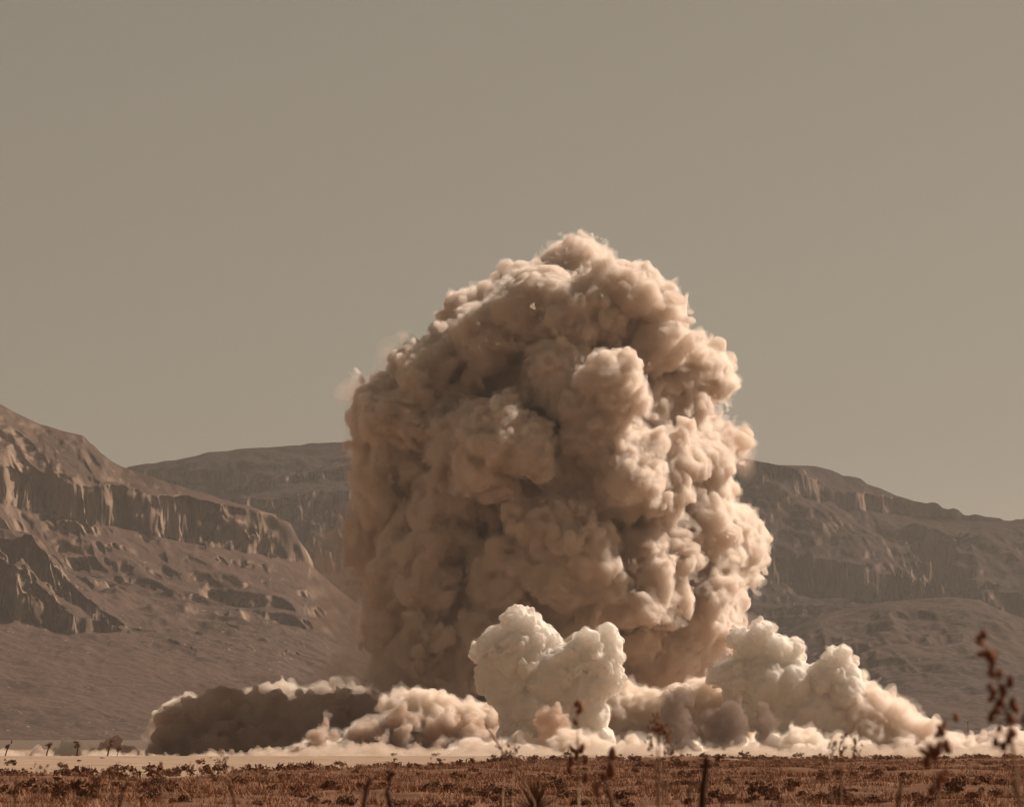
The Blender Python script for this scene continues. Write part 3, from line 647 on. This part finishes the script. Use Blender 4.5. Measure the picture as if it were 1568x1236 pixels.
# the rest of the scrub, and the dark line of it along the edge of the flat
VV = []; FF = []; off = 0
P = scatter(900, PG, 150, 480)
X = PG.uniform(-45, 60, 560); Y = edge_y(X) + PG.normal(-3, 7, 560) + 9 * np.sin(X / 3.1) + 6 * np.sin(X / 1.3 + 1); X2 = PG.uniform(-60, 30, 150); Y2 = edge_y(X2) + PG.exponential(45, 150); E_ = np.r_[np.c_[X, Y, np.zeros(560)], np.c_[X2, Y2, ground_z(X2[:, None], Y2[:, None])[:, 0]]]
for q, s in [(q, PG.uniform(0.3, 0.7)) for q in P] + [(q, 0.25 + 1.1 * PG.random() ** 2.5) for q in E_]:
    v, f = bush_arrays(PG, n=70, w=0.7, h=0.42, leaf=0.09)
    VV.append(v * s + q); FF.append(f + off); off += len(v)
tag(mesh_obj('scrub_vegetation', np.concatenate(VV), np.concatenate(FF), m_scrub, smooth=False), kind='stuff')

# ---- podded yucca stalks and weeds close to the camera
def pod_mesh(name, mat):
    bm = bmesh.new(); bmesh.ops.create_icosphere(bm, subdivisions=3, radius=1)
    for v in bm.verts:
        a = math.atan2(v.co.y, v.co.x); z = v.co.z
        k = (1 + 0.12 * math.cos(3 * a)) * (0.62 - 0.14 * z) * (1 + 0.05 * math.sin(9 * a))
        if z > 0.9: k *= 0.7
        v.co.x *= k; v.co.y *= k; v.co.z = z * (1.0 if z < 0.9 else 1.12)
    me = bpy.data.meshes.new(name); bm.to_mesh(me); bm.free(); me.materials.append(mat)
    me.polygons.foreach_set('use_smooth', np.ones(len(me.polygons), dtype=bool)); return me
POD = {'dark': pod_mesh('seed_pod', m_pod), 'light': pod_mesh('seed_pod', m_podlight)}

def rosette(root, base, n, length, w, mat=None, zc=0.0, up=0.2):
    V = []; F = []
    for i in range(n):
        a = pr.uniform(0, 6.283); e = pr.uniform(up, 1.35); L = length * pr.uniform(0.75, 1.1)
        d = Vector((math.cos(a) * math.cos(e), math.sin(a) * math.cos(e), math.sin(e))); s = Vector((-math.sin(a), math.cos(a), 0)) * w
        b = Vector(base) + Vector((0, 0, zc)); k = len(V)
        m = b + d * L * 0.5 ; tip = b + d * L - Vector((0, 0, 0.06 * L))
        th = Vector((0, 0, w * 0.35))
        V += [b - s * .7, b + s * .7, m - s, m + s, tip, m - th, b - th]; F += [(k, k + 1, k + 3, k + 2), (k + 2, k + 3, k + 4, k + 4), (k, k + 2, k + 5, k + 6), (k + 1, k + 6, k + 5, k + 3), (k + 2, k + 4, k + 5, k + 5), (k + 4, k + 3, k + 5, k + 5)]
    bm = bmesh.new(); vs = [bm.verts.new(v) for v in V]
    for f in F:
        try: bm.faces.new([vs[i] for i in dict.fromkeys(f)])
        except ValueError: pass
    me = bpy.data.meshes.new('leaf_rosette'); bm.to_mesh(me); bm.free(); me.materials.append(mat or m_leaf)
    o = bpy.data.objects.new('leaf_rosette', me); C.collection.objects.link(o); o.parent = root
    return o

def thing(name, loc, label, cat, group=None):
    r = bpy.data.objects.new(name, None); C.collection.objects.link(r); r.location = loc
    return tag(r, label, cat, group)

def stalk_plant(D, path, pods, label, cat='yucca', name='yucca', rad=0.012, pod=0.035, stalk_mat=None, ros=True, group=None, kind='dark'):
    """path: pixels from the top down to where the stalk leaves the frame; it goes on to the ground.  pods: (px, py, size factor, tilt)"""
    pts = [at(px, py, D) for px, py in path]
    d = (pts[-1] - pts[-2]); 
    dx = d.x / d.z if abs(d.z) > 1e-6 else 0
    dx = max(-0.25, min(0.25, dx))
    foot = Vector((pts[-1].x + (0.0 - pts[-1].z) * dx * 0.5, D, 0.0)); foot.z = gz(foot.x, D) if D > 60 else 0.0
    if pts[-1].z > 0.15: pts.append((pts[-1] + foot) / 2 + Vector((0.02, 0, 0))); pts.append(foot)
    root = thing(name, foot, label, cat, group)
    n = len(pts); rel = [p - foot for p in pts]
    V, F = tube_arrays(rel, [rad * (0.45 + 0.9 * i / (n - 1)) for i in range(n)], 7)
    mesh_obj('stalk', V, F, stalk_mat or m_stalk, root)
    for q in pods:
        px, py, s, tilt = (list(q) + [1.0, None])[:4] if len(q) < 4 else q
        p = at(px, py, D) - foot + Vector((0, pr.uniform(-0.03, 0.03), 0))
        best = min(((a + (b - a) * t) for a, b in zip(rel[:-1], rel[1:]) for t in (0, .25, .5, .75, 1)), key=lambda c: (c - p).length + abs((c.z - p.z) + 0.02) * 0.5)
        o = bpy.data.objects.new('seed_pod', POD[kind if pr.random() < 0.7 else 'light']); C.collection.objects.link(o); o.parent = root
        r = pod * s; o.location = p; o.scale = (r, r, r * 1.15)
        t = tilt if tilt is not None else pr.uniform(-0.5, 0.5); o.rotation_euler = (pr.uniform(-.3, .3), t, pr.uniform(0, 3))
        if (best - p).length > r * 0.6:
            mid = (best + p) / 2 + Vector((0, 0, -0.01))
            V, F = tube_arrays([best, mid, p], rad * 0.35, 5); mesh_obj('pod_stem', V, F, m_twig, root)
    if ros: rosette(root, (0, 0, 0), 46, 0.62, 0.014, zc=0.05)
    return root

stalk_plant(20, [(1499, 968), (1503, 985), (1512, 1015), (1524, 1042), (1532, 1075), (1538, 1105), (1545, 1140), (1550, 1180), (1556, 1240)],
    [(1502,972,1.1,.5),(1496,981,1.1,-.4),(1500,1001,1,.9),(1508,1006,1.2,-.6),(1514,1002,1.1,.4),(1520,1003,1,-.3),(1516,1014,1.2,.2),(1515,1030,1.2,-.2),(1527,1031,1,.3),(1542,1045,1.2,-.3),(1513,1056,1.1,-.6),(1531,1058,1.3,.1),(1514,1070,1.0,-.7),(1526,1078,1.2,.2),(1521,1089,1.1,.9),(1546,1077,1.1,-.2),(1551,1084,1.2,-.5),(1514,1098,1.2,.1),(1544,1102,1.2,.2),(1565,1102,1.3,.1),(1526,1116,1.0,-.4),(1546,1122,1.2,-.6),(1539,1133,1.0,.2),(1520,1137,1.1,-.2),(1531,1144,1.2,.7)],
    'tallest yucca stalk at the right edge, hung with rust brown pods', rad=0.009, pod=0.024)
stalk_plant(22, [(1440, 1098), (1438, 1118), (1434, 1140), (1428, 1165), (1431, 1200), (1434, 1240)],
    [(1459,1099,1,.3),(1442,1110,.9,.2),(1435,1119,1.3,-.3),(1439,1123,1.1,.4),(1429,1127,.8,0),(1435,1142,1.2,.6),(1445,1142,1.4,.2),(1447,1147,1.2,-.2),(1423,1149,1.3,-.3),(1430,1152,1.3,.5),(1409,1151,1.1,1.0),(1418,1156,1,.4),(1427,1158,1.2,0),(1413,1168,1.3,.1),(1437,1190,1.2,-.5),(1443,1184,1.1,-.5),(1433,1202,1.3,-.1),(1422,1212,1.2,.1)],
    'dark yucca stalk left of the tallest one, its pods bunched near the horizon', rad=0.008, pod=0.024)
stalk_plant(32, [(885, 1072), (884, 1100), (884, 1140), (886, 1175), (885, 1240)],
    [(882,1078,1,-.2),(888,1081,1.1,.4),(887,1089,1.1,.8),(880,1106,1,-.4),(891,1146,1.1,.3),(875,1148,1.1,.6),(881,1152,1.1,-.6),(889,1150,1,.2),(882,1158,1,0),(873,1167,1.3,.1),(872,1180,1.3,0),(896,1165,1.1,.2),(896,1192,1.3,0)],
    'slim pale yucca stalk with paired dark pods, in front of the two lobed smoke head', rad=0.009, pod=0.028)
stalk_plant(30, [(934, 1152), (930, 1180), (926, 1200), (932, 1218), (938, 1240)],
    [(937,1155,1.5,.1),(934,1181,1.6,.1),(913,1210,1.7,.3),(922,1190,1,.2)],
    'dark crooked stalk with one blocky pod on top, right of the slim pale stalk', rad=0.012, pod=0.030, stalk_mat=m_twig)
def seedy(n, x0, x1, y0, y1): return [(pr.uniform(x0, x1), pr.uniform(y0, y1), pr.uniform(0.45, 1.0), None) for _ in range(n)]
stalk_plant(45, [(769, 1130), (768, 1160), (771, 1190), (770, 1240)], seedy(16, 756, 781, 1138, 1186), 'left of two thin seedy stalks beside the leaning pale stick', 'weed', 'weed', rad=0.009, pod=0.020)
stalk_plant(45, [(789, 1125), (788, 1155), (786, 1190), (785, 1240)], seedy(20, 776, 798, 1136, 1186), 'right of two thin seedy stalks beside the leaning pale stick', 'weed', 'weed', rad=0.009, pod=0.022)
def feathery(D, tops, foot_px, label, seeds=12):
    fx = at(foot_px, 1240, D).x; foot = Vector((fx, D, 0))
    root = thing('weed', foot, label, 'weed', 'feathery weeds')
    for (tx, ty) in tops:
        top = at(tx, ty, D) - foot; mid = at(tx * 0.6 + foot_px * 0.4 + pr.uniform(-3, 3), (ty + 1236) / 2, D) - foot
        V, F = tube_arrays([top, mid, Vector((pr.uniform(-.05, .05), pr.uniform(-.05, .05), 0))], [0.003, 0.005, 0.007], 5); mesh_obj('stem', V, F, m_stalk, root)
        for _ in range(seeds):
            t = pr.uniform(0, 0.42); p = top.lerp(mid, t) + Vector((pr.gauss(0, 0.03), pr.gauss(0, 0.02), 0.02))
            o = bpy.data.objects.new('seed_head', POD['light']); C.collection.objects.link(o); o.parent = root; o.location = p; o.scale = (0.014, 0.014, 0.024); o.rotation_euler = (pr.uniform(-.5, .5), pr.uniform(-.6, .6), 0)
    return root
feathery(40, [(1000, 1100), (1010, 1112), (1020, 1118), (992, 1130), (1028, 1140), (1004, 1095)], 1012, 'tall feathery pinkish weed right of the two lobed smoke head')
feathery(45, [(1270, 1140), (1290, 1128), (1306, 1135), (1282, 1150), (1310, 1150), (1262, 1160)], 1285, 'feathery weed below the brightest smoke head')
feathery(60, [(345, 1150), (350, 1162), (338, 1165), (358, 1175)], 350, 'thin feathery weed crossing the pale strip below the dark bank', 7)
feathery(60, [(68, 1172), (62, 1176), (74, 1174)], 68, 'small weed tuft on the scrub edge at the far left', 6)
feathery(60, [(172, 1176), (178, 1180), (165, 1182)], 176, 'small weed tuft on the scrub edge left of the dark bank', 6)
feathery(60, [(252, 1170), (258, 1180), (246, 1182)], 252, 'small weed tuft on the scrub edge below the left tip of the dark bank', 6)
feathery(60, [(306, 1168), (311, 1178)], 309, 'two stemmed weed tuft on the scrub edge below the dark bank', 5)
feathery(70, [(661, 1162), (657, 1170), (665, 1170)], 661, 'small weed tuft on the scrub edge below the mottled tan billows', 5)

# bare sticks and posts of dead stems
def stick(D, path, rad, label, mat=None):
    pts = [at(px, py, D) for px, py in path]
    foot = Vector((pts[-1].x + (pts[-1].x - pts[-2].x) * 0.5, D, 0))
    pts.append((pts[-1] + foot) * 0.5); pts.append(foot)
    V, F = tube_arrays([p - foot for p in pts], [rad * (0.55 + 0.6 * i / (len(pts) - 1)) for i in range(len(pts))], 8)
    V.append(pts[0] - foot + Vector((0, 0, rad))); F2 = F + [(i, (i + 1) % 8, len(V) - 1, len(V) - 1) for i in range(8)]
    bm = bmesh.new(); vs = [bm.verts.new(v) for v in V]
    for f in F2: bm.faces.new([vs[i] for i in dict.fromkeys(f)])
    me = bpy.data.meshes.new('dead_stem'); bm.to_mesh(me); bm.free(); me.materials.append(mat or m_twig)
    me.polygons.foreach_set('use_smooth', np.ones(len(me.polygons), dtype=bool))
    o = bpy.data.objects.new('dead_stem', me); C.collection.objects.link(o); o.location = foot
    tag(o, label, 'dead stem', 'bare dead stems standing in the foreground scrub')
stick(30, [(31,1190),(29,1205),(28,1236)], .010, 'thin upright dark dead stem, leftmost in the scrub')
stick(30, [(92,1200),(89,1218),(84,1238)], .009, 'thin dark dead stem leaning right beside the round left corner shrub')
stick(30, [(201,1198),(193,1212),(187,1238)], .014, 'curved dark dead stem leaning right below the left tip of the dark bank')
stick(30, [(354,1200),(359,1215),(363,1238)], .012, 'dark dead stem leaning left beside the thin feathery weed')
stick(26, [(569,1192),(563,1208),(558,1238)], .019, 'thick curved dark dead stem left of the middle')
stick(26, [(603,1182),(596,1195),(594,1215),(600,1238)], .020, 'bulging dark dead stem right of the thick curved one')
stick(26, [(1054,1185),(1056,1200),(1053,1220),(1054,1238)], .014, 'dark dead stem just left of the thick dark post')
stick(24, [(1079,1160),(1078,1185),(1074,1210),(1073,1238)], .026, 'thick dark dead post below the grey puffs')
stick(28, [(1187,1218),(1189,1240)], .010, 'short dark dead stem at the bottom edge below the brightest smoke head')
stick(24, [(1377,1193),(1374,1210),(1369,1238)], .013, 'dark dead stem leaning right, left of the bunched podded stalk')
stick(24, [(1543,1200),(1550,1215),(1560,1238)], .010, 'dark dead stem leaning left beside the tallest yucca stalk')
stick(30, [(1110,1218),(1105,1228),(1104,1240)], .010, 'short dark dead stem just right of the thick dark post')
a, b_ = at(745, 1108, 46), at(806, 1206, 46)
stick(46, [(742,1108),(775,1160),(806,1206),(818,1230)], .013, 'long pale dead stick leaning left across the two seedy stalks', m_stalk)

# spiky yucca clump at the bottom edge
base = at(818, 1246, 50); root = thing('yucca', (base.x, 50, 0), 'spiky fan of yucca leaves at the bottom edge below the leaning pale stick', 'yucca')
rosette(root, (0, 0, 0), 130, 0.52, 0.010, zc=base.z, up=-0.1)
V, F = tube_arrays([(0, 0, 0), (0.02, 0, base.z * 0.5), (0, 0, base.z)], [0.10, 0.09, 0.07], 10); mesh_obj('trunk', V, F, m_twig, root)

# small yuccas standing on the pale flat far off
def far_yucca(px, py_top, D, lean, label, s=1.0):
    x = (px - CX) / FPX * D; H = (1130 - py_top) / FPX * D + CAMH
    root = thing('yucca', (x, D, gz(x, D)), label, 'yucca', 'small dark yuccas on the far flat')
    V, F = tube_arrays([(0, 0, -0.1), (lean * H * 0.3, 0, H * 0.35), (lean * H * 0.8, 0, H * 0.7)], [0.10 * s, 0.09 * s, 0.06 * s], 7); mesh_obj('trunk', V, F, m_twig, root)
    v, f = bush_arrays(PG, n=150, w=0.55 * s, h=H * 0.8, leaf=0.11); v[:, 0] += 1.5 * lean * v[:, 2]
    mesh_obj('crown', v + np.array([0, 0, H * 0.3]), f, m_scrub, root, smooth=False)
far_yucca(73, 1126, 560, 0.28, 'leaning dark yucca, second from the left on the far flat')
far_yucca(10, 1124, 600, 0.3, 'dark yucca at the far left edge of the far flat', 1.0)
far_yucca(120, 1125, 560, 0.1, 'upright dark yucca, third from the left on the far flat', 1.1)
far_yucca(166, 1121, 600, 0.25, 'tallest dark yucca on the far flat, near the dark bank', 1.2)
far_yucca(180, 1128, 640, 0.3, 'small dark yucca right beside the tallest one on the far flat', 0.7)
for px, py, lab in ((1437, 1098, 'left of two thin masts standing far off at right'), (1480, 1106, 'right of two thin masts standing far off at right')):
    x = (px - CX) / FPX * 1500; H = (1130 - py) / FPX * 1500 + 2
    V, F = tube_arrays([(0, 0, -0.2), (0, 0, H)], [0.14, 0.09], 6); V2, F2 = tube_arrays([(-0.5, 0, H * .93), (0.5, 0, H * .93)], 0.06, 4)
    k = len(V); o = mesh_obj('mast', V + V2, F + [tuple(i + k for i in f) for f in F2], m_twig); o.location = (x, 1500, 0)
    tag(o, lab, 'mast', 'thin masts')

# ------------------------------------------------------------------ haze
m, t, out = new_mat('haze')
v = t.nodes.new('ShaderNodeVolumePrincipled'); v.inputs['Color'].default_value = (0.9, 0.84, 0.78, 1); v.inputs['Density'].default_value = 0.000030
v.inputs['Anisotropy'].default_value = 0.2; t.links.new(v.outputs[0], out.inputs['Volume'])
hx = [(-40000, -200, -60), (40000, -200, -60), (40000, 43000, -60), (-40000, 43000, -60), (-40000, -200, 520), (40000, -200, 520), (40000, 43000, 520), (-40000, 43000, 520)]
o = mesh_obj('haze', hx, [(0, 3, 2, 1), (4, 5, 6, 7), (0, 1, 5, 4), (1, 2, 6, 5), (2, 3, 7, 6), (3, 0, 4, 7)], m, smooth=False); tag(o, kind='stuff')
